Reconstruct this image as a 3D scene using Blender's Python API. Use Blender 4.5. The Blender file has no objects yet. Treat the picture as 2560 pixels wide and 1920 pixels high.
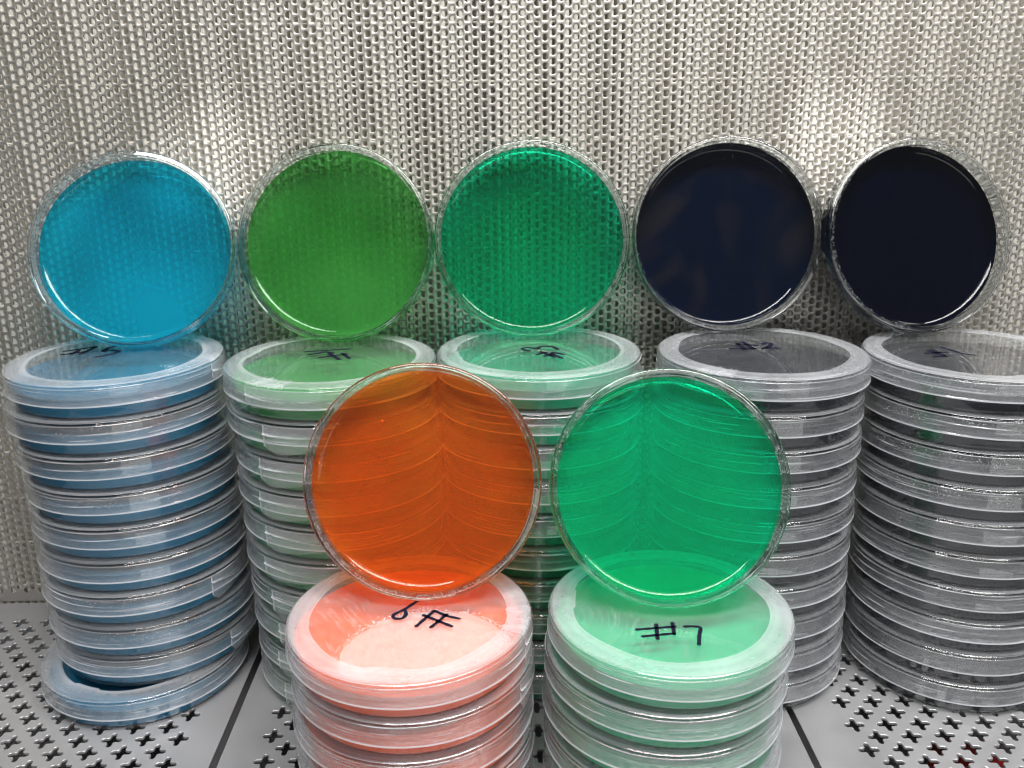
import bpy, math, random
import numpy as np
from mathutils import Matrix, Vector
MM = 0.001
R_ = math.radians
sc = bpy.context.scene
C = sc.collection

# ------------------------------------------------------------------ camera
F_PX, PITCH, ROLL, YAW, CAM_H = 2247.37, 0.29984, -0.01053, 0.01719, 256.38
cam_d = bpy.data.cameras.new("camera"); cam = bpy.data.objects.new("camera", cam_d); C.objects.link(cam)
cam_d.sensor_fit = 'HORIZONTAL'; cam_d.sensor_width = 36.0; cam_d.lens = 36.0 * F_PX / 2560.0
cam_d.clip_start = 0.005; cam_d.clip_end = 20.0
fw0 = Vector((math.sin(YAW), math.cos(YAW), 0)); rt = Vector((math.cos(YAW), -math.sin(YAW), 0)); up0 = Vector((0, 0, 1))
fw = fw0 * math.cos(PITCH) - up0 * math.sin(PITCH); up = up0 * math.cos(PITCH) + fw0 * math.sin(PITCH)
r2 = rt * math.cos(ROLL) + up * math.sin(ROLL); u2 = up * math.cos(ROLL) - rt * math.sin(ROLL)
m = Matrix((r2, u2, -fw)).transposed().to_4x4(); m.translation = Vector((0, 0, CAM_H * MM)); cam.matrix_world = m
sc.camera = cam

# ------------------------------------------------------------------ light of the cabinet, with added fill and glint lamps
w = bpy.data.worlds.new("World"); sc.world = w; w.use_nodes = True
bg = w.node_tree.nodes["Background"]; bg.inputs[0].default_value = (0.93, 0.96, 1.0, 1); bg.inputs[1].default_value = 0.06

def area(name, loc, target, sx, sy, power, col=(1, 1, 1)):
    d = bpy.data.lights.new(name, 'AREA'); d.shape = 'RECTANGLE'; d.size = sx; d.size_y = sy; d.energy = power; d.color = col
    o = bpy.data.objects.new(name, d); C.objects.link(o); o.location = loc
    o.rotation_euler = (Vector(target) - Vector(loc)).to_track_quat('-Z', 'Y').to_euler()
    return o
area("cabinet_tube_lamp", (0.17, 0.02, 0.84), (0.10, 0.36, 0.10), 0.95, 0.19, 18.5, (1.0, 0.98, 0.95))
area("added_front_fill", (0.30, -0.75, 1.60), (0.10, 0.40, 0.10), 1.2, 0.45, 4.5, (1.0, 0.985, 0.96))  # added fill, lifts the fronts of the stacks
area("added_right_fill", (0.86, -1.50, 0.12), (0.80, 0.44, 0.12), 1.3, 0.45, 4.5, (1.0, 0.98, 0.95))  # added fill, brightens the right side of the panel
def spot(name, loc, target, deg, power):
    d = bpy.data.lights.new(name, 'SPOT'); d.energy = power; d.spot_size = R_(deg); d.spot_blend = 0.9; d.shadow_soft_size = 0.01; d.color = (1.0, 0.98, 0.96)
    o = bpy.data.objects.new(name, d); C.objects.link(o); o.location = loc
    o.rotation_euler = (Vector(target) - Vector(loc)).to_track_quat('-Z', 'Y').to_euler()
spot("added_glint_spot", (0.00, 0.05, 0.46), (-0.133, 0.44, 0.230), 8.0, 11.0)  # added spot in place of lamp light bounced onto the panel
spot("added_glint_spot", (0.08, 0.05, 0.46), (0.164, 0.44, 0.236), 8.0, 11.0)  # matching added spot on the right

sc.view_settings.view_transform = 'Standard'; sc.view_settings.look = 'None'
sc.view_settings.exposure = 0.06; sc.view_settings.gamma = 1.0; sc.view_settings.use_curve_mapping = False
cy = sc.cycles
cy.max_bounces = 10; cy.transparent_max_bounces = 40; cy.diffuse_bounces = 3; cy.glossy_bounces = 4
cy.transmission_bounces = 6; cy.sample_clamp_indirect = 8.0; cy.use_denoising = True
cy.filter_width = 1.2; cy.use_adaptive_sampling = True; cy.adaptive_threshold = 0.05; cy.adaptive_min_samples = 20; cy.use_light_tree = False
cy.caustics_reflective = True; cy.caustics_refractive = True

# ------------------------------------------------------------------ materials
def new_mat(name):
    ma = bpy.data.materials.new(name); ma.use_nodes = True; nt = ma.node_tree; nt.nodes.clear()
    out = nt.nodes.new('ShaderNodeOutputMaterial')
    def N(t, **kw):
        n = nt.nodes.new('ShaderNode' + t)
        for k, v in kw.items(): setattr(n, k, v)
        return n
    def Lk(a, b): nt.links.new(a, b)
    return ma, nt, out, N, Lk
def schlick(N, Lk, f0=0.045):
    """Reflectance from the facing angle, the same on both sides of a sheet."""
    lw = N('LayerWeight'); lw.inputs['Blend'].default_value = 0.5
    pw = N('Math', operation='POWER'); Lk(lw.outputs['Facing'], pw.inputs[0]); pw.inputs[1].default_value = 5.0
    ml = N('Math', operation='MULTIPLY_ADD'); Lk(pw.outputs[0], ml.inputs[0]); ml.inputs[1].default_value = 0.86 - f0; ml.inputs[2].default_value = f0
    return ml.outputs[0]
def ramp(N, Lk, src, p0, p1, v0, v1):
    mr = N('MapRange'); Lk(src, mr.inputs[0])
    for i, v in zip((1, 2, 3, 4), (p0, p1, v0, v1)): mr.inputs[i].default_value = v
    mr.clamp = True
    return mr.outputs[0]

def clear_plastic(name, tint=(0.985, 0.99, 0.99), haze=0.0, scratch=0.0):
    ma, nt, out, N, Lk = new_mat(name)
    tr = N('BsdfTransparent'); tr.inputs[0].default_value = (*tint, 1)
    gl = N('BsdfGlossy'); gl.inputs['Roughness'].default_value = 0.008; gl.inputs['Color'].default_value = (1, 1, 1, 1)
    base = tr.outputs[0]
    if haze or scratch:
        df = N('BsdfDiffuse'); df.inputs[0].default_value = (0.85, 0.87, 0.88, 1)
        tl = N('BsdfTranslucent'); tl.inputs[0].default_value = (0.85, 0.87, 0.88, 1)
        md = N('MixShader'); md.inputs[0].default_value = 0.4; Lk(df.outputs[0], md.inputs[1]); Lk(tl.outputs[0], md.inputs[2])
        tc = N('TexCoord'); mp = N('Mapping'); mp.inputs['Scale'].default_value = (900, 140, 60)
        mp.inputs['Rotation'].default_value = (0, 0, 0.5)
        # swirled scratches: distort the position with broad noise, then stretch
        n0 = N('TexNoise'); n0.inputs['Scale'].default_value = 28; n0.inputs['Detail'].default_value = 1
        Lk(tc.outputs['Object'], n0.inputs['Vector'])
        ad = N('VectorMath', operation='MULTIPLY_ADD'); Lk(n0.outputs['Color'], ad.inputs[0]); ad.inputs[1].default_value = (0.03, 0.03, 0); Lk(tc.outputs['Object'], ad.inputs[2])
        Lk(ad.outputs[0], mp.inputs[0])
        n1 = N('TexNoise'); n1.inputs['Scale'].default_value = 1.6; n1.inputs['Detail'].default_value = 6; n1.inputs['Roughness'].default_value = 0.7
        Lk(mp.outputs[0], n1.inputs['Vector'])
        n2 = N('TexNoise'); n2.inputs['Scale'].default_value = 45; n2.inputs['Detail'].default_value = 3; Lk(tc.outputs['Object'], n2.inputs['Vector'])
        a = ramp(N, Lk, n1.outputs['Fac'], 0.5, 0.72, 0.0, scratch)
        b = ramp(N, Lk, n2.outputs['Fac'], 0.35, 0.7, 0.25, 1.0)
        mu = N('Math', operation='MULTIPLY'); Lk(a, mu.inputs[0]); Lk(b, mu.inputs[1])
        sm = N('Math', operation='ADD'); Lk(mu.outputs[0], sm.inputs[0]); sm.inputs[1].default_value = haze
        mx = N('MixShader'); Lk(sm.outputs[0], mx.inputs[0]); Lk(tr.outputs[0], mx.inputs[1]); Lk(md.outputs[0], mx.inputs[2])
        base = mx.outputs[0]
    ms = N('MixShader'); Lk(schlick(N, Lk), ms.inputs[0]); Lk(base, ms.inputs[1]); Lk(gl.outputs[0], ms.inputs[2])
    Lk(ms.outputs[0], out.inputs[0])
    return ma

def agar_mat(name, filt, body, haze, rough=0.04, cloud=0.0, painted_refl=None):
    """Dyed gel: a coloured filter (per surface) with a share of scattering body."""
    ma, nt, out, N, Lk = new_mat(name)
    tr = N('BsdfTransparent'); tr.inputs[0].default_value = (*[v ** 0.5 for v in filt], 1)
    df = N('BsdfDiffuse'); df.inputs[0].default_value = (*body, 1)
    tl = N('BsdfTranslucent'); tl.inputs[0].default_value = (*body, 1)
    md = N('MixShader'); md.inputs[0].default_value = 0.5; Lk(df.outputs[0], md.inputs[1]); Lk(tl.outputs[0], md.inputs[2])
    mx = N('MixShader'); Lk(tr.outputs[0], mx.inputs[1]); Lk(md.outputs[0], mx.inputs[2])
    if cloud:
        tc = N('TexCoord'); n = N('TexNoise'); n.inputs['Scale'].default_value = 13; n.inputs['Detail'].default_value = 1.5
        Lk(tc.outputs['Object'], n.inputs['Vector'])
        Lk(ramp(N, Lk, n.outputs['Fac'], 0.3, 0.7, max(0, haze - cloud), haze + cloud), mx.inputs[0])
    else: mx.inputs[0].default_value = haze
    if painted_refl:  # grey swirls in the gel colour stand in for a blurred reflection
        tc = N('TexCoord'); n = N('TexNoise'); n.inputs['Scale'].default_value = 16; n.inputs['Detail'].default_value = 2; n.inputs['Distortion'].default_value = 1.6
        Lk(tc.outputs['Object'], n.inputs['Vector'])
        cr = N('MixRGB'); cr.inputs[1].default_value = (*body, 1); cr.inputs[2].default_value = (*painted_refl, 1)
        Lk(ramp(N, Lk, n.outputs['Fac'], 0.48, 0.68, 0.0, 1.0), cr.inputs[0]); Lk(cr.outputs[0], df.inputs[0])
    gl = N('BsdfGlossy'); gl.inputs['Roughness'].default_value = rough
    ms = N('MixShader'); Lk(schlick(N, Lk, 0.03), ms.inputs[0]); Lk(mx.outputs[0], ms.inputs[1]); Lk(gl.outputs[0], ms.inputs[2])
    Lk(ms.outputs[0], out.inputs[0])
    return ma

def film_mat(name, cover=0.25):
    """Stretched sealing film: milky, see-through; thicker where the mesh attribute 'film_density' says it is doubled."""
    ma, nt, out, N, Lk = new_mat(name)
    at = N('Attribute'); at.attribute_name = "film_density"
    sm = N('Math', operation='ADD'); Lk(at.outputs['Fac'], sm.inputs[0]); sm.inputs[1].default_value = cover; sm.use_clamp = True
    tr = N('BsdfTransparent'); tr.inputs[0].default_value = (0.97, 0.98, 0.98, 1)
    df = N('BsdfDiffuse'); df.inputs[0].default_value = (0.85, 0.87, 0.92, 1)
    tl = N('BsdfTranslucent'); tl.inputs[0].default_value = (0.85, 0.87, 0.92, 1)
    md = N('MixShader'); md.inputs[0].default_value = 0.5; Lk(df.outputs[0], md.inputs[1]); Lk(tl.outputs[0], md.inputs[2])
    mx = N('MixShader'); Lk(sm.outputs[0], mx.inputs[0]); Lk(tr.outputs[0], mx.inputs[1]); Lk(md.outputs[0], mx.inputs[2])
    gl = N('BsdfGlossy'); gl.inputs['Roughness'].default_value = 0.18
    ms = N('MixShader'); Lk(schlick(N, Lk, 0.05), ms.inputs[0]); Lk(mx.outputs[0], ms.inputs[1]); Lk(gl.outputs[0], ms.inputs[2])
    Lk(ms.outputs[0], out.inputs[0])
    return ma

def metal_mat(name, col, rough, diff=0.3, var=0.06, scale=(40, 40, 40), bump=0.0):
    ma, nt, out, N, Lk = new_mat(name)
    tc = N('TexCoord'); mp = N('Mapping'); mp.inputs['Scale'].default_value = scale; Lk(tc.outputs['Object'], mp.inputs[0])
    n = N('TexNoise'); n.inputs['Scale'].default_value = 1.0; n.inputs['Detail'].default_value = 6; Lk(mp.outputs[0], n.inputs['Vector'])
    gl = N('BsdfGlossy'); gl.inputs['Color'].default_value = (*col, 1)
    Lk(ramp(N, Lk, n.outputs['Fac'], 0.3, 0.7, rough - var, rough + var), gl.inputs['Roughness'])
    df = N('BsdfDiffuse'); cr = N('MixRGB'); cr.inputs[1].default_value = (*[v * 0.86 for v in col], 1); cr.inputs[2].default_value = (*[min(1, v * 1.08) for v in col], 1)
    Lk(n.outputs['Fac'], cr.inputs[0]); Lk(cr.outputs[0], df.inputs[0])
    if bump:
        bp = N('Bump'); bp.inputs['Strength'].default_value = bump; bp.inputs['Distance'].default_value = 0.0003; Lk(n.outputs['Fac'], bp.inputs['Height'])
        Lk(bp.outputs[0], gl.inputs['Normal']); Lk(bp.outputs[0], df.inputs['Normal'])
    mx = N('MixShader'); mx.inputs[0].default_value = diff; Lk(gl.outputs[0], mx.inputs[1]); Lk(df.outputs[0], mx.inputs[2])
    Lk(mx.outputs[0], out.inputs[0])
    return ma
def plain_mat(name, col, rough=0.6, noise=0.08, scale=120, spec=0.5):
    ma, nt, out, N, Lk = new_mat(name)
    p = N('BsdfPrincipled'); p.inputs['Roughness'].default_value = rough; p.inputs['Specular IOR Level'].default_value = spec
    tc = N('TexCoord'); n = N('TexNoise'); n.inputs['Scale'].default_value = scale; n.inputs['Detail'].default_value = 4; Lk(tc.outputs['Object'], n.inputs['Vector'])
    cr = N('MixRGB'); cr.inputs[1].default_value = (*[v * (1 - noise) for v in col], 1); cr.inputs[2].default_value = (*[min(1, v * (1 + noise)) for v in col], 1)
    Lk(n.outputs['Fac'], cr.inputs[0]); Lk(cr.outputs[0], p.inputs['Base Color'])
    Lk(p.outputs[0], out.inputs[0])
    return ma

M_PANEL = metal_mat("panel_metal", (0.42, 0.402, 0.376), 0.43, diff=0.18, var=0.05, scale=(30, 30, 9))
M_TRAY = metal_mat("tray_steel", (0.46, 0.46, 0.475), 0.36, diff=0.35, var=0.07, scale=(55, 55, 55), bump=0.05)
M_PAN = metal_mat("pan_steel", (0.20, 0.20, 0.20), 0.4, diff=0.5)
def paper_mat(name, col):
    ma, nt, out, N, Lk = new_mat(name)
    df = N('BsdfDiffuse'); df.inputs[0].default_value = (*col, 1); tl = N('BsdfTranslucent'); tl.inputs[0].default_value = (*col, 1)
    mx = N('MixShader'); mx.inputs[0].default_value = 0.68; Lk(df.outputs[0], mx.inputs[1]); Lk(tl.outputs[0], mx.inputs[2]); Lk(mx.outputs[0], out.inputs[0])
    return ma
M_FILTER = paper_mat("filter_paper", (0.84, 0.82, 0.765))
M_BEAD = plain_mat("glue", (0.60, 0.58, 0.54), 0.5, 0.03)
M_CLEAR = clear_plastic("clear_polystyrene")
M_LID = clear_plastic("scuffed_lid", haze=0.03, scratch=0.16)
M_LID_SCUFFED = clear_plastic("well_scuffed_lid", haze=0.07, scratch=0.34)
M_LID_REFL = clear_plastic("scuffed_refl_lid", haze=0.07, scratch=0.16)  # scuffs, plus even haze standing in for the pale reflection on this lid
M_FILM = film_mat("sealing_film", 0.0)
M_INK = plain_mat("marker_ink", (0.008, 0.009, 0.02), 0.8, 0.1, spec=0.05)
def glass_mat(name):
    ma, nt, out, N, Lk = new_mat(name)
    g = N('BsdfGlass'); g.inputs['IOR'].default_value = 1.57; g.inputs['Roughness'].default_value = 0.0; g.inputs['Color'].default_value = (0.985, 0.995, 0.995, 1)
    Lk(g.outputs[0], out.inputs[0]); return ma
M_GLASS = glass_mat("thick_polystyrene_rim")
M_HAZY = clear_plastic("moulded_base", haze=0.02)
M_REFL_DISC = clear_plastic("reflected_disc_haze", haze=0.34, scratch=0.12)  # haze standing in for the upright dish mirrored in the lid
M_RED = plain_mat("red_plastic", (0.42, 0.02, 0.015), 0.4, 0.1)
M_DROP = clear_plastic("water", tint=(0.9, 0.93, 0.93), haze=0.55)

AG = {
 'A': agar_mat("blue_gel", (0.02, 0.74, 0.90), (0.0, 0.48, 0.66), 0.26, cloud=0.16),
 'B': agar_mat("leaf_green_gel", (0.20, 0.68, 0.20), (0.08, 0.40, 0.085), 0.34, cloud=0.20),
 'C': agar_mat("emerald_gel", (0.01, 0.80, 0.46), (0.0, 0.45, 0.23), 0.14, cloud=0.08),
 'D': agar_mat("navy_gel", (0.001, 0.003, 0.012), (0.002, 0.009, 0.034), 0.6, painted_refl=(0.028, 0.027, 0.038)),
 'E': agar_mat("black_gel", (0.0005, 0.001, 0.005), (0.0005, 0.002, 0.013), 0.6),
 'F': agar_mat("orange_gel", (1.0, 0.37, 0.04), (1.0, 0.21, 0.018), 0.25),
 'G': agar_mat("green_gel", (0.0, 0.93, 0.54), (0.0, 0.66, 0.32), 0.24),
}

def thick_gel(name, col):
    """The same gel seen edge-on or through a whole stack: optically thick."""
    ma, nt, out, N, Lk = new_mat(name)
    df = N('BsdfDiffuse'); df.inputs[0].default_value = (*col, 1)
    gl = N('BsdfGlossy'); gl.inputs['Roughness'].default_value = 0.05
    ms = N('MixShader'); Lk(schlick(N, Lk, 0.03), ms.inputs[0]); Lk(df.outputs[0], ms.inputs[1]); Lk(gl.outputs[0], ms.inputs[2])
    Lk(ms.outputs[0], out.inputs[0])
    return ma
TG = {'A': thick_gel("blue_gel_block", (0.004, 0.11, 0.21)), 'B': thick_gel("leaf_green_gel_block", (0.03, 0.20, 0.055)), 'C': thick_gel("emerald_gel_block", (0.006, 0.19, 0.10)),
      'D': thick_gel("navy_gel_block", (0.005, 0.007, 0.014)), 'E': thick_gel("black_gel_block", (0.004, 0.005, 0.010)), 'F': thick_gel("orange_gel_block", (0.72, 0.09, 0.015)),
      'G': thick_gel("green_gel_block", (0.008, 0.31, 0.14))}

# ------------------------------------------------------------------ mesh helpers
def mesh_obj(name, verts, faces, mat, parent=None, sharp=None, density=None, link=True):
    me = bpy.data.meshes.new(name)
    me.from_pydata([tuple(v) for v in verts], [], faces); me.update()
    me.materials.append(mat)
    if sharp is not None:
        me.shade_smooth(); me.set_sharp_from_angle(angle=R_(sharp))
    if density is not None:
        at = me.attributes.new("film_density", 'FLOAT', 'POINT'); at.data.foreach_set('value', np.asarray(density, dtype=np.float32))
    o = bpy.data.objects.new(name, me)
    if link: C.objects.link(o)
    if parent: o.parent = parent
    return o
def lathe(profile, segs=112, close=True):
    """Revolve (r, z) in mm round Z; profile closed when close. r == 0 points collapse."""
    v, f = [], []; idx = []
    for r, z in profile:
        if r < 1e-6: idx.append([len(v)]); v.append((0, 0, z * MM))
        else:
            idx.append(list(range(len(v), len(v) + segs)))
            v += [(r * MM * math.cos(2 * math.pi * k / segs), r * MM * math.sin(2 * math.pi * k / segs), z * MM) for k in range(segs)]
    n = len(profile)
    for i in range(n if close else n - 1):
        a, b = idx[i], idx[(i + 1) % n]
        if len(a) == 1 and len(b) == 1: continue
        for k in range(segs):
            k2 = (k + 1) % segs
            if len(a) == 1: f.append((a[0], b[k2], b[k]))
            elif len(b) == 1: f.append((a[k], a[k2], b[0]))
            else: f.append((a[k], a[k2], b[k2], b[k]))
    return v, f
def arc(cx, cz, r, a0, a1, n=4):
    return [(cx + r * math.cos(R_(a0 + (a1 - a0) * i / n)), cz + r * math.sin(R_(a0 + (a1 - a0) * i / n))) for i in range(n + 1)]
def tag(o, label=None, cat=None, group=None, kind=None):
    if label: o["label"] = label
    if cat: o["category"] = cat
    if group: o["group"] = group
    if kind: o["kind"] = kind
    return o

# ------------------------------------------------------------------ perforated back panel with the pleated filter behind
PY = 440.0
CW, CHh, HR = 3.5302, 4.1664, 1.50
def perforated_panel():
    nx0, nx1 = -92, 92; zlo = 3.0; nrow = 84
    x0, z0 = -3.842, 273.83
    ca = math.degrees(math.atan2(CHh, CW))
    q = [0, ca * 0.5, ca, (ca + 90) / 2]
    angs = q + [90] + [180 - a for a in reversed(q[1:])] + [180] + [180 + a for a in q[1:]] + [270] + [360 - a for a in reversed(q[1:])]
    A = np.radians(np.array(angs)); n = len(A)
    ca_, sa_ = np.cos(A), np.sin(A)
    k = np.minimum(CW / 2 / np.maximum(np.abs(ca_), 1e-9), CHh / 2 / np.maximum(np.abs(sa_), 1e-9))
    rings = [(k * ca_, k * sa_, 0 * A), ((HR + .05) * ca_, (HR + .05) * sa_, 0 * A), ((HR + .01) * ca_, (HR + .01) * sa_, 0 * A + .04), (HR * ca_, HR * sa_, 0 * A + .12)]
    cell = np.concatenate([np.stack([a, c, b], 1) for a, b, c in rings])       # x, y(depth), z
    fc = []
    for r in range(3):
        for i in range(n):
            j = (i + 1) % n
            fc.append((r * n + i, r * n + j, (r + 1) * n + j, (r + 1) * n + i))
    fc = np.array(fc)
    kz0 = int(math.floor((z0 - CHh / 2 - zlo) / CHh))
    cen = []; zb = z0 - CHh / 2 - kz0 * CHh - CHh / 2
    strips = []
    for i in range(nx0, nx1 + 1):
        off = 0.0 if i % 2 == 0 else CHh / 2
        xc = x0 + i * CW
        for j in range(nrow): cen.append((xc, z0 - kz0 * CHh + off + j * CHh))
        zbot = z0 - kz0 * CHh + off - CHh / 2; strips.append((xc - CW / 2, xc + CW / 2, 0.3, zbot))
        ztop = z0 - kz0 * CHh + off + (nrow - .5) * CHh; strips.append((xc - CW / 2, xc + CW / 2, ztop, z0 - kz0 * CHh + nrow * CHh + 6))
    xl = x0 + (nx0 - .5) * CW; xr = x0 + (nx1 + .5) * CW; zt = z0 - kz0 * CHh + nrow * CHh + 6
    strips += [(xl - 22, xl, 0.3, zt), (xr, xr + 22, 0.3, zt)]
    cen = np.array(cen); nc = len(cen)
    V = np.tile(cell, (nc, 1)); V[:, 0] += np.repeat(cen[:, 0], len(cell)); V[:, 2] += np.repeat(cen[:, 1], len(cell)); V[:, 1] += PY
    Fa = np.tile(fc, (nc, 1)) + np.repeat(np.arange(nc) * len(cell), len(fc))[:, None]
    sv = []; sf = []
    for (a, b, c, d) in strips:
        o = len(V) + len(sv); sv += [(a, PY, c), (b, PY, c), (b, PY, d), (a, PY, d)]; sf.append((o, o + 1, o + 2, o + 3))
    V = np.concatenate([V, np.array(sv)]) * MM; Fa = np.concatenate([Fa, np.array(sf)])
    me = bpy.data.meshes.new("back_panel")
    me.vertices.add(len(V)); me.vertices.foreach_set('co', V.astype(np.float32).ravel())
    me.loops.add(Fa.size); me.loops.foreach_set('vertex_index', Fa.astype(np.int32).ravel())
    me.polygons.add(len(Fa)); me.polygons.foreach_set('loop_start', np.arange(0, Fa.size, 4, dtype=np.int32))
    me.update(calc_edges=True); me.materials.append(M_PANEL)
    o = bpy.data.objects.new("back_panel", me); C.objects.link(o)
    tag(o, "grey perforated sheet metal back panel full of small round holes", "panel", kind="structure")
    return o
panel = perforated_panel()

def filter_pack():
    pitch = 4.05; y0 = PY + 0.15; depth = 13.0
    v, f = [], []; prof = []
    xc0 = -3.90 + pitch / 2
    for i in range(-86, 87):
        xc = xc0 + i * pitch + random.uniform(-.12, .12)
        r = 0.92
        for dx, dy in ((-1.05, 2.2), (-.98, .75), (-.86, .32), (-.66, .10), (-.35, .02), (0, 0), (.35, .02), (.66, .10), (.86, .32), (.98, .75), (1.05, 2.2)): prof.append((xc + dx, y0 + dy))
        xb = xc + pitch / 2
        for a in (-60, 0, 60): prof.append((xb + 0.35 * math.sin(R_(a)), y0 + depth + 0.35 * math.cos(R_(a))))
    for z in (-5.0, 372.0): v += [(x * MM, y * MM, z * MM) for x, y in prof]
    n = len(prof)
    f = [(i, i + 1, n + i + 1, n + i) for i in range(n - 1)]
    o = mesh_obj("pleated_filter", v, f, M_FILTER, sharp=50)
    tag(o, "off-white pleated air filter showing through the panel holes", "filter", kind="structure")
    z = 267.5 - 25.75 * 10
    bead = None
    while z < 370:
        if bead is None:
            seg = 8; bv = []; bf = []
            for x in (-355, 355): bv += [(x * MM, (0.55 * math.cos(2 * math.pi * k / seg)) * MM, 0.55 * math.sin(2 * math.pi * k / seg) * MM) for k in range(seg)]
            bf = [(k, (k + 1) % seg, seg + (k + 1) % seg, seg + k) for k in range(seg)]
            bead = mesh_obj("glue_bead", bv, bf, M_FILTER, parent=o, sharp=80); b = bead
        else:
            b = bead.copy(); C.objects.link(b)
        b.location = (0, (y0 + 0.85) * MM, z * MM); z += 25.75
    return o
random.seed(4)
filter_pack()

# ------------------------------------------------------------------ slotted work surface: three lift-out trays
def plus_outline(L=4.55, wdt=1.38, n=5):
    pts = []
    for q in range(4):
        a = q * 90; c, s = math.cos(R_(a)), math.sin(R_(a))
        loc = []
        tip = L - wdt
        loc.append((wdt * 1.30, -wdt * 0.98))                       # waist near the centre
        loc.append((tip - .5, -wdt * 0.98))
        loc += [(tip + wdt * math.cos(R_(t)), wdt * math.sin(R_(t))) for t in (-80, -48, -16, 16, 48, 80)]
        loc.append((tip - .5, wdt * 0.98)); loc.append((wdt * 1.30, wdt * 0.98))
        pts += [(x * c - y * s, x * s + y * c) for x, y in loc]
    return pts
PLUS = plus_outline()
def tray(x0, x1, px, py, label):
    y0, y1 = 60.0, 438.6
    cu = bpy.data.curves.new("work_surface", 'CURVE'); cu.dimensions = '2D'; cu.fill_mode = 'BOTH'
    cu.extrude = 0.5 * MM; cu.bevel_depth = 0.22 * MM; cu.bevel_resolution = 1
    def spline(pts):
        s = cu.splines.new('POLY'); s.points.add(len(pts) - 1); s.use_cyclic_u = True
        for p, (x, y) in zip(s.points, pts): p.co = (x * MM, y * MM, 0, 1)
    b = 2.0
    spline([(x0 + b, y0), (x1 - b, y0), (x1, y0 + b), (x1, y1 - b), (x1 - b, y1), (x0 + b, y1), (x0, y1 - b), (x0, y0 + b)])
    ddx, ddy = 7.1, 7.88
    for i in range(-60, 61):
        for j in range(-60, 61):
            if (i + j) % 2: continue
            x, y = px + i * ddx, py + j * ddy
            if x0 + 16.0 < x < x1 - 16.0 and 200 < y < 425.0:
                spline([(x + a, y + c) for a, c in PLUS])
    tmp = bpy.data.objects.new("tmp", cu); C.objects.link(tmp)
    dg = bpy.context.evaluated_depsgraph_get(); me = bpy.data.meshes.new_from_object(tmp.evaluated_get(dg))
    bpy.data.objects.remove(tmp); bpy.data.curves.remove(cu)
    me.name = "work_surface"; me.materials.clear(); me.materials.append(M_TRAY)
    o = bpy.data.objects.new("work_surface", me); C.objects.link(o); o.location = (0, 0, -0.76 * MM)
    tag(o, label, "work surface", kind="structure")
    # turned-down edges along the seams
    for xs in (x0 + .6, x1 - .6):
        v = [(xx * MM, yy * MM, zz * MM) for xx in (xs - .45, xs + .45) for yy in (y0 + 2, y1 - 2) for zz in (-22, -0.9)]
        f = [(0, 1, 3, 2), (4, 6, 7, 5), (0, 4, 5, 1), (2, 3, 7, 6), (0, 2, 6, 4), (1, 5, 7, 3)]
        e = mesh_obj("turned_edge", v, f, M_TRAY, parent=o)
        e.matrix_parent_inverse = Matrix.Identity(4); e.location = (0, 0, 0.0)
    return o
tray(-363.0, -120.4, -138.3, 324.6, "slotted steel work tray under the blue stack")
tray(-116.8, 125.5, -98.2, 325.0, "slotted steel work tray between the two dark seams")
tray(128.8, 372.0, 144.6, 331.8, "slotted steel work tray under the black stack")
v = [(-420 * MM, 20 * MM, -55 * MM), (420 * MM, 20 * MM, -55 * MM), (420 * MM, 470 * MM, -55 * MM), (-420 * MM, 470 * MM, -55 * MM)]
tag(mesh_obj("base_pan", v, [(0, 1, 2, 3)], M_PAN), "grey steel drain pan below the slotted trays", "drain pan", kind="structure")

# the red object glimpsed through the slots on the right
rv = [(x * MM, y * MM, z * MM) for z, g in ((-36, 0), (-30.5, 0), (-30, 1.2)) for x, y in
      ((206 + g, 345 + g), (228 - g, 343 + g), (246 - g, 358), (243 - g, 373 - g), (216 + g, 374 - g), (207 + g, 360))]
rf = [tuple(range(12, 18))] + [(k * 6 + i, k * 6 + (i + 1) % 6, k * 6 + 6 + (i + 1) % 6, k * 6 + 6 + i) for k in (0, 1) for i in range(6)] + [tuple(reversed(range(6)))]
red = mesh_obj("red_clip", rv, rf, M_RED, sharp=30); red.location.z = -19 * MM
tag(red, "red plastic piece glimpsed through the slots by the black stack", "red piece")

# ------------------------------------------------------------------ petri dish meshes (mm, z = 0 at the underside)
PITCH_D = 15.264
LID_P = ([(0, 13.9), (41.5, 13.9), (42.6, 13.9), (43.4, 13.9)] + arc(43.4, 13.4, 0.5, 90, 0, 3) + [(43.92, 6.55), (44.0, 6.4), (44.85, 6.4), (45.0, 6.6)]
         + [(45.0, 14.0)] + arc(44.1, 14.15, 0.9, 10, 90, 4) + [(43.2, 15.05), (42.9, 15.12), (42.3, 15.12), (42.0, 15.0), (41.8, 15.0), (41.0, 15.0), (0, 15.0)])
BASE_P = ([(0, 0.2), (40.9, 0.2), (41.7, 0.2), (41.9, 0.05), (42.7, 0.05)] + arc(42.8, 0.9, 0.85, -80, 0, 4) + [(43.65, 12.9), (43.45, 13.15), (42.9, 13.15), (42.75, 12.9)]
          + [(42.72, 2.0)] + arc(41.9, 1.6, 0.8, 0, -90, 4) + [(41.0, 0.8), (40.0, 0.8), (0, 0.8)])
AGAR_P = ([(0, 0.83), (40.4, 0.83), (41.0, 0.83), (41.8, 0.83)] + arc(41.8, 1.65, 0.8, -90, 0, 4) + [(42.66, 2.0), (42.66, 8.75)]
          + [(39.0 + 3.6 * q, 6.85 + 1.85 * q ** 2.2) for q in (1, .9, .8, .7, .6, .5, .4, .3, .2, .1, 0)] + [(38.2, 6.85), (37.4, 6.85), (0, 6.85)])
AGAR_ST_P = [(r, z if z < 2.5 else z - 1.2) for r, z in AGAR_P]
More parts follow.
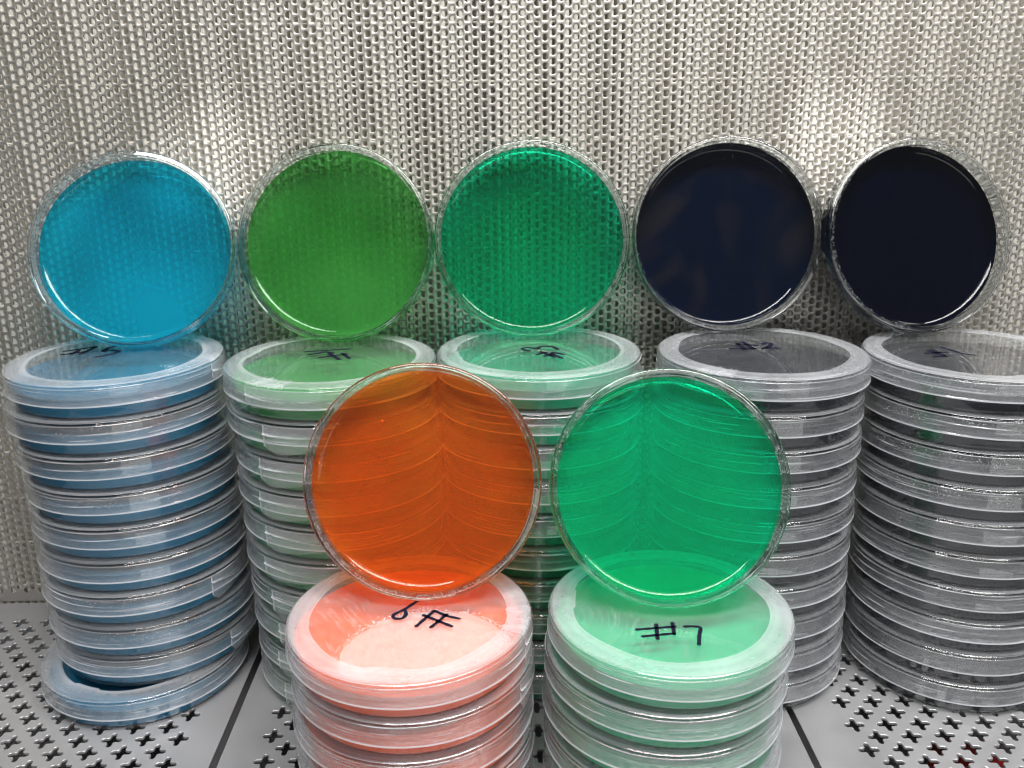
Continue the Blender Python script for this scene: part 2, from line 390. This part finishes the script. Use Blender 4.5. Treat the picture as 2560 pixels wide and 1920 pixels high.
def share(profile, name, mat, segs=128):
    vv, ff = lathe(profile, segs); o = mesh_obj(name, vv, ff, mat, sharp=38, link=False); me = o.data
    bpy.data.objects.remove(o); return me
ME_LID = share(LID_P, "lid", M_LID); ME_LID_CLEAN = share(LID_P, "lid", M_CLEAR); ME_LID_SC = share(LID_P, "lid", M_LID_SCUFFED); ME_LID_RF = share(LID_P, "lid", M_LID_REFL)
ME_BASE = share(BASE_P, "base", M_HAZY)
def rim_split(me, r0):
    """Solid rim in refracting plastic, flat plate as a clear sheet."""
    me.materials.append(M_GLASS)
    for p in me.polygons:
        if math.hypot(p.center.x, p.center.y) > r0 * MM: p.material_index = 1
    return me
ME_LID_ST = rim_split(share(LID_P, "lid", M_CLEAR), 41.3); ME_BASE_ST = share(BASE_P, "base", M_CLEAR)
ME_AGAR = {k: share(AGAR_ST_P, "agar", AG[k]) for k in AG}
ME_GEL = {k: share(AGAR_P, "agar", TG[k]) for k in TG}

def film_mesh(seed, covered=False):
    rng = np.random.RandomState(seed); S = 144; th = np.arange(S) * 2 * np.pi / S
    def wave(nmax, amp, p=0.6):
        o = np.zeros(S)
        for n in range(1, nmax): o += rng.normal() * np.cos(n * th + rng.uniform(0, 6.28)) / (n ** p)
        return amp * o / max(1e-6, np.abs(o).max())
    side = [(45.0, 6.20), (45.7, 6.08), (46.0, 6.22), (45.98, 6.52), (45.5, 6.95), (45.38, 7.3), (45.36, 8.4), (45.34, 9.5), (45.42, 9.75), (45.62, 9.95), (45.6, 10.1), (45.36, 10.35), (45.3, 11.8), (45.32, 13.1), (45.42, 13.35), (45.55, 13.55), (45.5, 13.72), (45.15, 13.85)]
    ring = [(45.0, 14.70), (44.6, 15.02), (44.0, 15.18), (43.0, 15.24), (41.0, 15.2), (39.0, 15.2), (37.6, 15.2), (36.6, 15.1)]
    mid = wave(7, 0.8); inn = wave(9, 0.8); bot = wave(6, 0.12)
    step = rng.uniform(0, 6.28); inn = inn + np.where(((th - step) % 6.283) < 0.35, -0.9, 0)
    # resample the side profile finely so creases have room
    sz = [p[1] for p in side]; zf = []; rf_ = []
    for (ra, za), (rb, zb) in zip(side[:-1], side[1:]):
        k = max(1, int(abs(zb - za) / 0.30))
        for q in range(k): zf.append(za + (zb - za) * q / k); rf_.append(ra + (rb - ra) * q / k)
    zf.append(side[-1][1]); rf_.append(side[-1][0]); nz = len(zf)
    R = np.repeat(np.array(rf_)[:, None], S, 1); Z = np.repeat(np.array(zf)[:, None], S, 1); D = np.zeros((nz, S))
    w1 = np.exp(-((Z - 9.95) / 1.0) ** 2); Z = Z + w1 * mid[None, :]; Z = Z + np.exp(-((Z - 6.4) / .5) ** 2) * bot[None, :]
    D += 0.115 + wave(6, 0.04)[None, :] + 0.02 * rng.normal(size=(nz, 1)) + 0.006 * rng.normal(size=(nz, S))
    for _ in range(16):                                            # stretched creases
        t0 = rng.uniform(0, 6.28); ln = rng.uniform(.10, .45); zc = rng.choice([7.6, 9.3, 10.6, 12.6, 13.2]) + rng.normal(0, .35); sl = rng.normal(0, .9)
        dt = (th - t0 + np.pi) % (2 * np.pi) - np.pi
        e = np.exp(-(dt / ln) ** 4)[None, :] * np.exp(-((Z - zc - sl * dt[None, :]) / .16) ** 2)
        D += 0.45 * e; R = R + 0.16 * e
    D += 0.42 * np.exp(-((np.array(zf) - 6.45) / .28) ** 2)[:, None] + 0.25 * np.exp(-((np.array(zf) - 13.6) / .14) ** 2)[:, None] + 0.12 * np.exp(-((np.array(zf) - 10.0) / .14) ** 2)[:, None]
    v, dn, f = [], [], []
    def strip(Rr, Zz, Dd):
        b = len(v); n = len(Rr)
        for i in range(n):
            for k in range(S):
                v.append((Rr[i, k] * MM * math.cos(th[k]), Rr[i, k] * MM * math.sin(th[k]), Zz[i, k] * MM)); dn.append(Dd[i, k])
        for i in range(n - 1):
            for k in range(S):
                a = b + i * S + k; a2 = b + i * S + (k + 1) % S; f.append((a, a2, a2 + S, a + S))
    strip(R, Z, D)
    nr = len(ring); R = np.array([[r] * S for r, z in ring]) + np.array([[0] * S] * 4 + [list(inn * q) for q in (.3, .6, 1, 1)])
    Zr = np.array([[z] * S for r, z in ring]) + 0.02 * rng.normal(size=(nr, S)); D = np.clip((0.19 if covered else 0.30) + wave(14, 0.02 if covered else 0.09)[None, :] + 0.05 * rng.normal(size=(nr, 1)) + 0.012 * rng.normal(size=(nr, S)), 0, 1)
    if not covered: D[-2:] += 0.12
    strip(R, Zr, D)
    o = mesh_obj("sealing_film", v, f, M_FILM, sharp=60, density=dn, link=False); me = o.data; bpy.data.objects.remove(o); return me
ME_FILM = [film_mesh(s) for s in range(3)]; ME_FILM_COV = [film_mesh(s + 20, True) for s in range(5)]

def film_tab(seed, a0, span, zlow, top=False):
    """Loose end of the film: doubled patch with a torn lower edge and a standing fold."""
    rng = np.random.RandomState(seed); nu, nv = 34, 26; v, dn, f = [], [], []
    jag = np.convolve(rng.normal(0, .3, nu + 5), np.ones(3) / 3, 'same')[2:nu + 3]
    for i in range(nu + 1):
        t = i / nu; a = R_(a0 + span * t)
        lo = 6.2 - (6.2 - zlow) * math.exp(-((t - .12) / .38) ** 2) + (2.6 * (1 - t / .1) if t < .1 else 0) + jag[i] * .6
        fold = 9.2 + 1.2 * (1 - min(1, t * 1.6)) + 0.5 * math.sin(5 * t + seed)
        for j in range(nv + 1):
            q = j / nv; z = lo + (13.9 - lo) * q
            r = 46.05 - 0.5 * max(0, (6.2 - z) / 4) * t
            e = math.exp(-((z - fold) / .32) ** 2) * math.exp(-2.6 * t)
            r += 0.8 * e + 0.06 * math.sin(9 * t + 5 * q + seed)
            v.append((r * MM * math.cos(a), r * MM * math.sin(a), z * MM))
            dn.append(min(.95, 0.26 * (1 - .75 * t) + 0.9 * e + (0.4 if i == 0 else 0) + 0.03 * rng.normal()))
    for i in range(nu):
        for j in range(nv):
            k = i * (nv + 1) + j; f.append((k, k + nv + 1, k + nv + 2, k + 1))
    if top:                                                       # patch folded over onto the lid
        b = len(v)
        for i in range(13):
            a = R_(a0 + span * .55 * i / 12)
            for r, z in ((45.4, 14.5), (44.6, 15.3), (41, 15.36), (36.6 + rng.normal(0, .8), 15.4)):
                v.append((r * MM * math.cos(a), r * MM * math.sin(a), (z + rng.normal(0, .06)) * MM)); dn.append(0.28 + .08 * rng.normal())
        for i in range(12):
            for j in range(3):
                k = b + i * 4 + j; f.append((k, k + 4, k + 5, k + 1))
    return v, f, dn

def ribbon(strokes, width, z):
    v, f = [], []
    for st in strokes:
        # resample with rounded ends
        P = [np.array(p, float) for p in st]; pts = []
        for a, b in zip(P[:-1], P[1:]):
            n = max(2, int(np.linalg.norm(b - a) / 0.8))
            pts += [a + (b - a) * i / n for i in range(n)]
        pts.append(P[-1]); Q = np.array(pts)
        for _ in range(2):
            if len(Q) > 4 and len(st) > 2: Q[1:-1] = (Q[:-2] + 2 * Q[1:-1] + Q[2:]) / 4
        T = np.gradient(Q, axis=0); T /= np.linalg.norm(T, axis=1)[:, None] + 1e-9; Nn = np.stack([-T[:, 1], T[:, 0]], 1)
        d0 = T[0] * width * .35; d1 = T[-1] * width * .35
        rows = [(Q[0] - d0, .45)] + [(q, 1.0) for q in Q] + [(Q[-1] + d1, .45)]
        NN = np.concatenate([Nn[:1], Nn, Nn[-1:]])
        b = len(v)
        for i, ((q, k), nn) in enumerate(zip(rows, NN)):
            k2 = k * (1 + .10 * math.sin(i * 1.3))
            for sgn in (-1, 1):
                pp = q + nn * sgn * width / 2 * k2
                v.append((pp[0] * MM, pp[1] * MM, z * MM))
        for i in range(len(rows) - 1): f.append((b + 2 * i, b + 2 * i + 1, b + 2 * i + 3, b + 2 * i + 2))
    return v, f

WRITING = {
'G': [[(-14.9, -15.8), (-0.5, -14.3)], [(-13.4, -20.2), (-1.6, -18.7)], [(-7.2, -12.6), (-8.3, -22.1)], [(-1.1, -11.8), (-1.9, -19.3)], [(2.7, -14.5), (5.5, -14.3), (8.7, -15.0), (6.9, -20.1), (5.5, -26.0)]],
'F': [[(2.9, 8.3), (-2.2, 1.4), (-5.7, -1.5), (-6.2, -3.3), (-4.9, -5.0), (-2.1, -4.7), (-1.0, -2.1), (-1.6, 0.5)], [(3.2, -10.1), (9.2, 0.3)], [(8.6, -11.0), (14.1, -2.3)], [(5.3, -2.6), (16.3, -10.6)], [(9.2, 0.3), (14.2, -3.6), (18.9, -5.6)]],
'D': [[(-8.0, 11.2), (0.7, 8.4)], [(-12.6, 3.2), (-1.9, 3.0)], [(-7.3, 12.8), (-6.9, 1.2)], [(-4.1, 14.9), (-2.8, 2.0)], [(3.6, 10.5), (6.2, 13.3), (7.9, 11.4), (5.2, 5.9), (0.8, 2.5), (4.0, 4.0), (8.8, 2.9)]],
'E': [[(-21.9, -1.9), (-11.5, -0.2)], [(-20.7, -7.6), (-15.1, -6.3)], [(-18.4, 2.9), (-17.2, -3.3)], [(-16.3, 4.2), (-15.5, -7.2)], [(-10.0, 7.9), (-6.8, -2.8), (-2.6, -5.7)]],
'C': [[(-4.3, -2.9), (-6.3, -1.1), (-7.6, 1.8), (-5.3, 3.6), (-2.0, 2.0), (-0.4, -0.3), (0.2, 3.8), (2.8, 5.3), (6.6, 4.3), (8.4, -0.8)], [(-1.2, -9.0), (3.1, -5.3)], [(1.7, -11.9), (6.2, -8.2)], [(0.8, -4.7), (6.1, -13.7)], [(5.0, -7.5), (9.2, -15.4)], [(5.6, -5.4), (10.7, -9.7)]],
'B': [[(-13.1, 10.7), (6.1, 14.4)], [(-10.9, 5.2), (-3.6, 10.2), (-0.4, 7.0)], [(-5.0, 0.3), (5.8, 5.6)], [(-2.3, 7.1), (4.2, -3.7)], [(3.8, 6.7), (8.3, -2.0)]],
'A': [[(-27.5, 10.0), (-16.5, 17.8)], [(-26.1, 4.0), (-17.7, 9.0)], [(-22.2, 4.7), (-21.5, 11.7)], [(-17.9, 4.5), (-16.4, 17.3)], [(-5.6, 17.8), (-9.8, 15.9), (-10.0, 8.5), (-6.1, 10.8), (-2.5, 9.8), (-2.8, 5.0), (-5.7, 1.8), (-8.9, -0.6)]],
}
INK_W = {'A': 2.1, 'B': 1.9, 'C': 1.9, 'D': 2.1, 'E': 1.9, 'F': 1.5, 'G': 1.45}

def part(name, me, parent):
    o = bpy.data.objects.new(name, me); C.objects.link(o); o.parent = parent; return o

def droplets(seed, n, r0, r1, a0, a1, z, parent, smin=.14, smax=.5, zsp=0.0):
    """Beads of condensation on the inside of the lid, as flattened caps."""
    rng = np.random.RandomState(seed); v, f = [], []
    for _ in range(n):
        a = R_(rng.uniform(a0, a1)); r = rng.uniform(r0, r1); s = smin + (smax - smin) * rng.rand() ** 2.5
        zc = z - rng.uniform(0, zsp); b = len(v); K = 7
        cx, cyy = r * math.cos(a), r * math.sin(a)
        if zsp:                                                   # on the wall: cap bulges inward
            n_ = np.array([-math.cos(a), -math.sin(a), 0]); t1 = np.array([-math.sin(a), math.cos(a), 0]); t2 = np.array([0, 0, 1.0])
        else:
            n_ = np.array([0, 0, -1.0]); t1 = np.array([1.0, 0, 0]); t2 = np.array([0, 1.0, 0])
        c0 = np.array([cx, cyy, zc])
        for rr, hh in ((1, 0), (.72, .5)):
            for k in range(K):
                p = c0 + s * rr * (math.cos(2 * math.pi * k / K) * t1 + math.sin(2 * math.pi * k / K) * t2) + n_ * s * hh
                v.append(tuple(p * MM))
        v.append(tuple((c0 + n_ * s * .7) * MM))
        for k in range(K):
            k2 = (k + 1) % K
            f.append((b + k, b + k2, b + K + k2, b + K + k)); f.append((b + K + k, b + K + k2, b + 2 * K))
    o = mesh_obj("condensation", v, f, M_DROP, parent=parent, sharp=80)
    o["kind"] = "stuff"
    return o

REFL_DISC = (9.0, -28.8, 30.7)  # centre and radius of the reflected disc drawn as haze
def refl_edge_beads(parent, cx, cyy, cr):
    """Beads along the edge of the painted reflection."""
    rng = np.random.RandomState(5); v, f = [], []; K = 6
    for _ in range(260):
        a = rng.uniform(0.25, 2.9); r = cr + 0.3 + abs(rng.normal(0, 1.3)); x, y = cx + r * math.cos(a), cyy + r * math.sin(a)
        if math.hypot(x, y) > 41: continue
        s_ = .16 + .3 * rng.rand() ** 2; b = len(v)
        for rr, hh in ((1, 0), (.7, .5)):
            v += [((x + s_ * rr * math.cos(2 * math.pi * k / K)) * MM, (y + s_ * rr * math.sin(2 * math.pi * k / K)) * MM, (13.88 - s_ * hh) * MM) for k in range(K)]
        v.append((x * MM, y * MM, (13.88 - s_ * .7) * MM))
        for k in range(K):
            k2 = (k + 1) % K; f.append((b + k, b + k2, b + K + k2, b + K + k)); f.append((b + K + k, b + K + k2, b + 2 * K))
    o = mesh_obj("condensation", v, f, M_DROP, parent=parent, sharp=80); o["kind"] = "stuff"  # not real condensation: beads edging the painted reflection
ORD = ["top", "second", "third", "fourth", "fifth", "sixth", "seventh", "eighth", "ninth", "tenth"]
STACKS = {   # centre of each dish from the top down (mm)
'A': [(-168.0, 386.9), (-169.0, 386.2), (-167.1, 385.5), (-165.3, 384.8), (-164.8, 384.1), (-164.5, 383.4), (-164.7, 382.7), (-163.4, 382.0), (-163.4, 383.8), (-168.2, 374.6)],
'B': [(-72.2, 379.4), (-71.8, 379.8), (-69.7, 379.0), (-70.2, 379.6), (-69.4, 379.2), (-69.7, 379.4), (-69.0, 379.4), (-68.8, 379.0), (-68.4, 379.4), (-68.3, 379.1)],
'C': [(18.8, 388.3), (19.3, 387.9), (18.6, 388.2), (19.5, 387.4), (18.9, 388.0), (19.2, 387.2), (18.5, 387.7), (19.2, 387.0), (18.9, 387.4), (19.1, 387.0)],
'D': [(116.7, 380.9), (115.2, 380.4), (115.4, 379.9), (114.7, 379.4), (115.2, 378.9), (114.6, 378.4), (114.7, 377.9), (115.2, 377.4), (115.2, 376.9), (115.4, 376.4)],
'E': [(207.2, 373.4), (208.3, 373.0), (208.6, 373.4), (209.2, 372.8), (209.4, 372.4), (210.2, 372.6), (210.5, 372.0), (211.2, 372.2), (211.6, 371.8), (212.1, 371.5)],
'F': [(-34.1, 296.9), (-33.3, 297.3), (-33.7, 296.8), (-33.5, 297.2), (-33.8, 297.0)],
'G': [(63.5, 297.6), (62.2, 297.2), (61.5, 297.5), (62.0, 297.1), (61.8, 297.4)],
}
DESC = {'A': ("blue", "the leftmost stack", "#5"), 'B': ("leaf green", "the tall stack second from left", "#4"), 'C': ("emerald green", "the tall middle stack", "#3"),
        'D': ("navy black", "the tall stack second from right", "#2"), 'E': ("black", "the rightmost stack", "#"), 'F': ("orange", "the short front orange stack", "#6"),
        'G': ("green", "the short front green stack", "#7")}
TABS = {  # (stack, dish index): (start angle, span, lowest z, folded on lid)
 ('B', 0): (-128, 42, 5.4, True), ('B', 1): (-119, 60, 2.0, False), ('B', 2): (-127, 58, 2.4, False), ('B', 3): (-129, 60, 2.6, False), ('B', 4): (-128, 60, 3.4, False),
 ('B', 5): (-131, 62, 5.0, False), ('B', 6): (-129, 64, 1.5, False), ('B', 7): (-126, 60, 1.8, False), ('B', 8): (-130, 58, 2.5, False), ('B', 9): (-127, 55, 0.8, False),
 ('A', 0): (-14, 30, 5.6, True), ('A', 6): (-36, 34, 2.0, False), ('A', 8): (-30, 30, 3.0, False), ('F', 0): (-22, 46, 2.5, True), ('F', 1): (-30, 34, 3.0, False),
 ('D', 0): (-140, 36, 5.8, True), ('E', 0): (20, 40, 5.6, True)}
rnd = random.Random(11)
for key, pos in STACKS.items():
    col, where, mark = DESC[key]; n = len(pos)
    for i, (x, y) in enumerate(pos):
        root = bpy.data.objects.new("petri_dish", None); C.objects.link(root)
        root.empty_display_size = 0.01
        root.location = (x * MM, y * MM, (n - 1 - i) * PITCH_D * MM)
        if i == 0: lab = f"sealed {col} dish marked {mark}, lying on top of {where}"
        elif i == n - 1: lab = f"sealed {col} dish at the bottom of {where}"
        else: lab = f"sealed {col} dish, {ORD[i]} from the top of {where}"
        tag(root, lab, "petri dish", f"sealed {col} dishes in one stack")
        rot = rnd.uniform(0, 6.28)
        part("base", ME_BASE, root); part("agar", ME_GEL[key], root)
        li = part("lid", (ME_LID_SC if key == 'F' else ME_LID_RF if key == 'G' else ME_LID) if i == 0 else ME_LID_CLEAN, root)
        fi = part("sealing_film", rnd.choice(ME_FILM if i == 0 or (key, i) == ('A', 9) else ME_FILM_COV), root); fi.rotation_euler.z = rot
        if i == 0: li.rotation_euler.z = rot
        if (key, i) in TABS:
            a0, span, zl, tp = TABS[(key, i)]
            vv, ff, dn = film_tab(ord(key) + i, a0, span, zl, tp)
            mesh_obj("film_end", vv, ff, M_FILM, parent=root, sharp=60, density=dn)
        if i == 0:
            vv, ff = ribbon(WRITING[key], INK_W[key], 15.035)
            t = mesh_obj("marker_writing", vv, ff, M_INK, parent=root)
            t["label"] = f"handwritten {mark} in black marker"
        if key == 'E' and i < 4: droplets(70 + i, 140, 43.86, 43.88, 190, 300, 13.2, root, .12, .34, zsp=4.5)
        if key == 'C' and i in (1, 3): droplets(60 + i, 90, 43.86, 43.88, 240, 300, 13.2, root, .12, .3, zsp=4.5)
        if key == 'A' and i in (1, 3, 6, 7): droplets(50 + i, 80, 43.86, 43.88, 255, 320, 13.0, root, .10, .28, zsp=4.5)
        if key == 'F' and i == 0:                                   # standing dish's reflection drawn as a hazy disc under the lid, edged with beads
            cx, cyy, cr = REFL_DISC; seg = 72; fv = [(cx * MM, cyy * MM, 13.84 * MM)]
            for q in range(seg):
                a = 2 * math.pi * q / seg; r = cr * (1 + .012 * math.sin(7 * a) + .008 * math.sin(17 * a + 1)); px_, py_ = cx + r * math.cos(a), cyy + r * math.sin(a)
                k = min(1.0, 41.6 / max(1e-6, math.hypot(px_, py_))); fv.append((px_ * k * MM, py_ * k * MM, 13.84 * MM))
            fg = mesh_obj("condensation", fv, [(0, 1 + q, 1 + (q + 1) % seg) for q in range(seg)], M_REFL_DISC, parent=root); fg["kind"] = "stuff"; fg["label"] = "pale disc of haze, a painted reflection of the standing dish"  # not real condensation: haze disc standing in for the reflected dish
            refl_edge_beads(root, cx, cyy, cr)

# ------------------------------------------------------------------ seven dishes stood on edge
def standing(key, x, y, lean, yaw, label, drops=None):
    zt = (152.64 if key in 'ABCDE' else 76.32) - 0.2
    a, b = R_(lean), R_(yaw)
    n = Vector((math.sin(b) * math.cos(a), -math.cos(b) * math.cos(a), math.sin(a))); r = Vector((math.cos(b), math.sin(b), 0)); u = n.cross(r)
    cf = Vector((x, y, zt)) + u * 45.0 + n * 8.45                 # centre of the lid's outer face
    root = bpy.data.objects.new("petri_dish", None); C.objects.link(root); root.empty_display_size = 0.01
    m = Matrix((r, u, n)).transposed().to_4x4(); m.translation = (cf - n * 15.0) * MM
    root.matrix_world = m
    tag(root, label, "petri dish", "dishes stood on edge")
    part("base", ME_BASE_ST, root); part("agar", ME_AGAR[key], root); part("lid", ME_LID_ST, root)
    for i, d in enumerate(drops or []): droplets(ord(key) * 3 + i, *d[:6], root, *d[6:])
    return root
standing('A', -162.6, 400.0, 22.0, 6.5, "clear-lidded blue dish standing on edge on the leftmost stack", [(420, 41.8, 43.7, 100, 215, 13.88, .12, .42), (200, 43.86, 43.88, 95, 225, 13.2, .14, .4, 6.0)])
standing('B', -73.6, 407.0, 15.5, -4.5, "leaf green dish standing on edge, second from left", [(260, 42.4, 43.7, 60, 150, 13.88, .12, .36)])
standing('C', 17.0, 411.6, 13.2, -0.9, "emerald green dish standing on edge in the middle of the back row", [(420, 42.2, 43.7, -50, 50, 13.88, .10, .3)])
standing('D', 108.6, 417.5, 10.0, 0.3, "navy black dish standing on edge, second from right", [(220, 42.6, 43.7, 190, 280, 13.88, .10, .3)])
standing('E', 196.8, 406.0, 17.0, 7.0, "black dish standing on edge on the rightmost stack", [(420, 42.3, 43.7, 120, 260, 13.88, .12, .36)])
standing('F', -28.8, 308.0, 16.0, -0.6, "transparent orange dish standing on edge on the front stack", [(420, 42.6, 43.75, 200, 320, 13.88, .12, .36)])
standing('G', 62.3, 296.5, 27.5, -6.5, "transparent green dish standing on edge on the front stack", [(120, 42.8, 43.7, 130, 250, 13.88, .10, .3)])
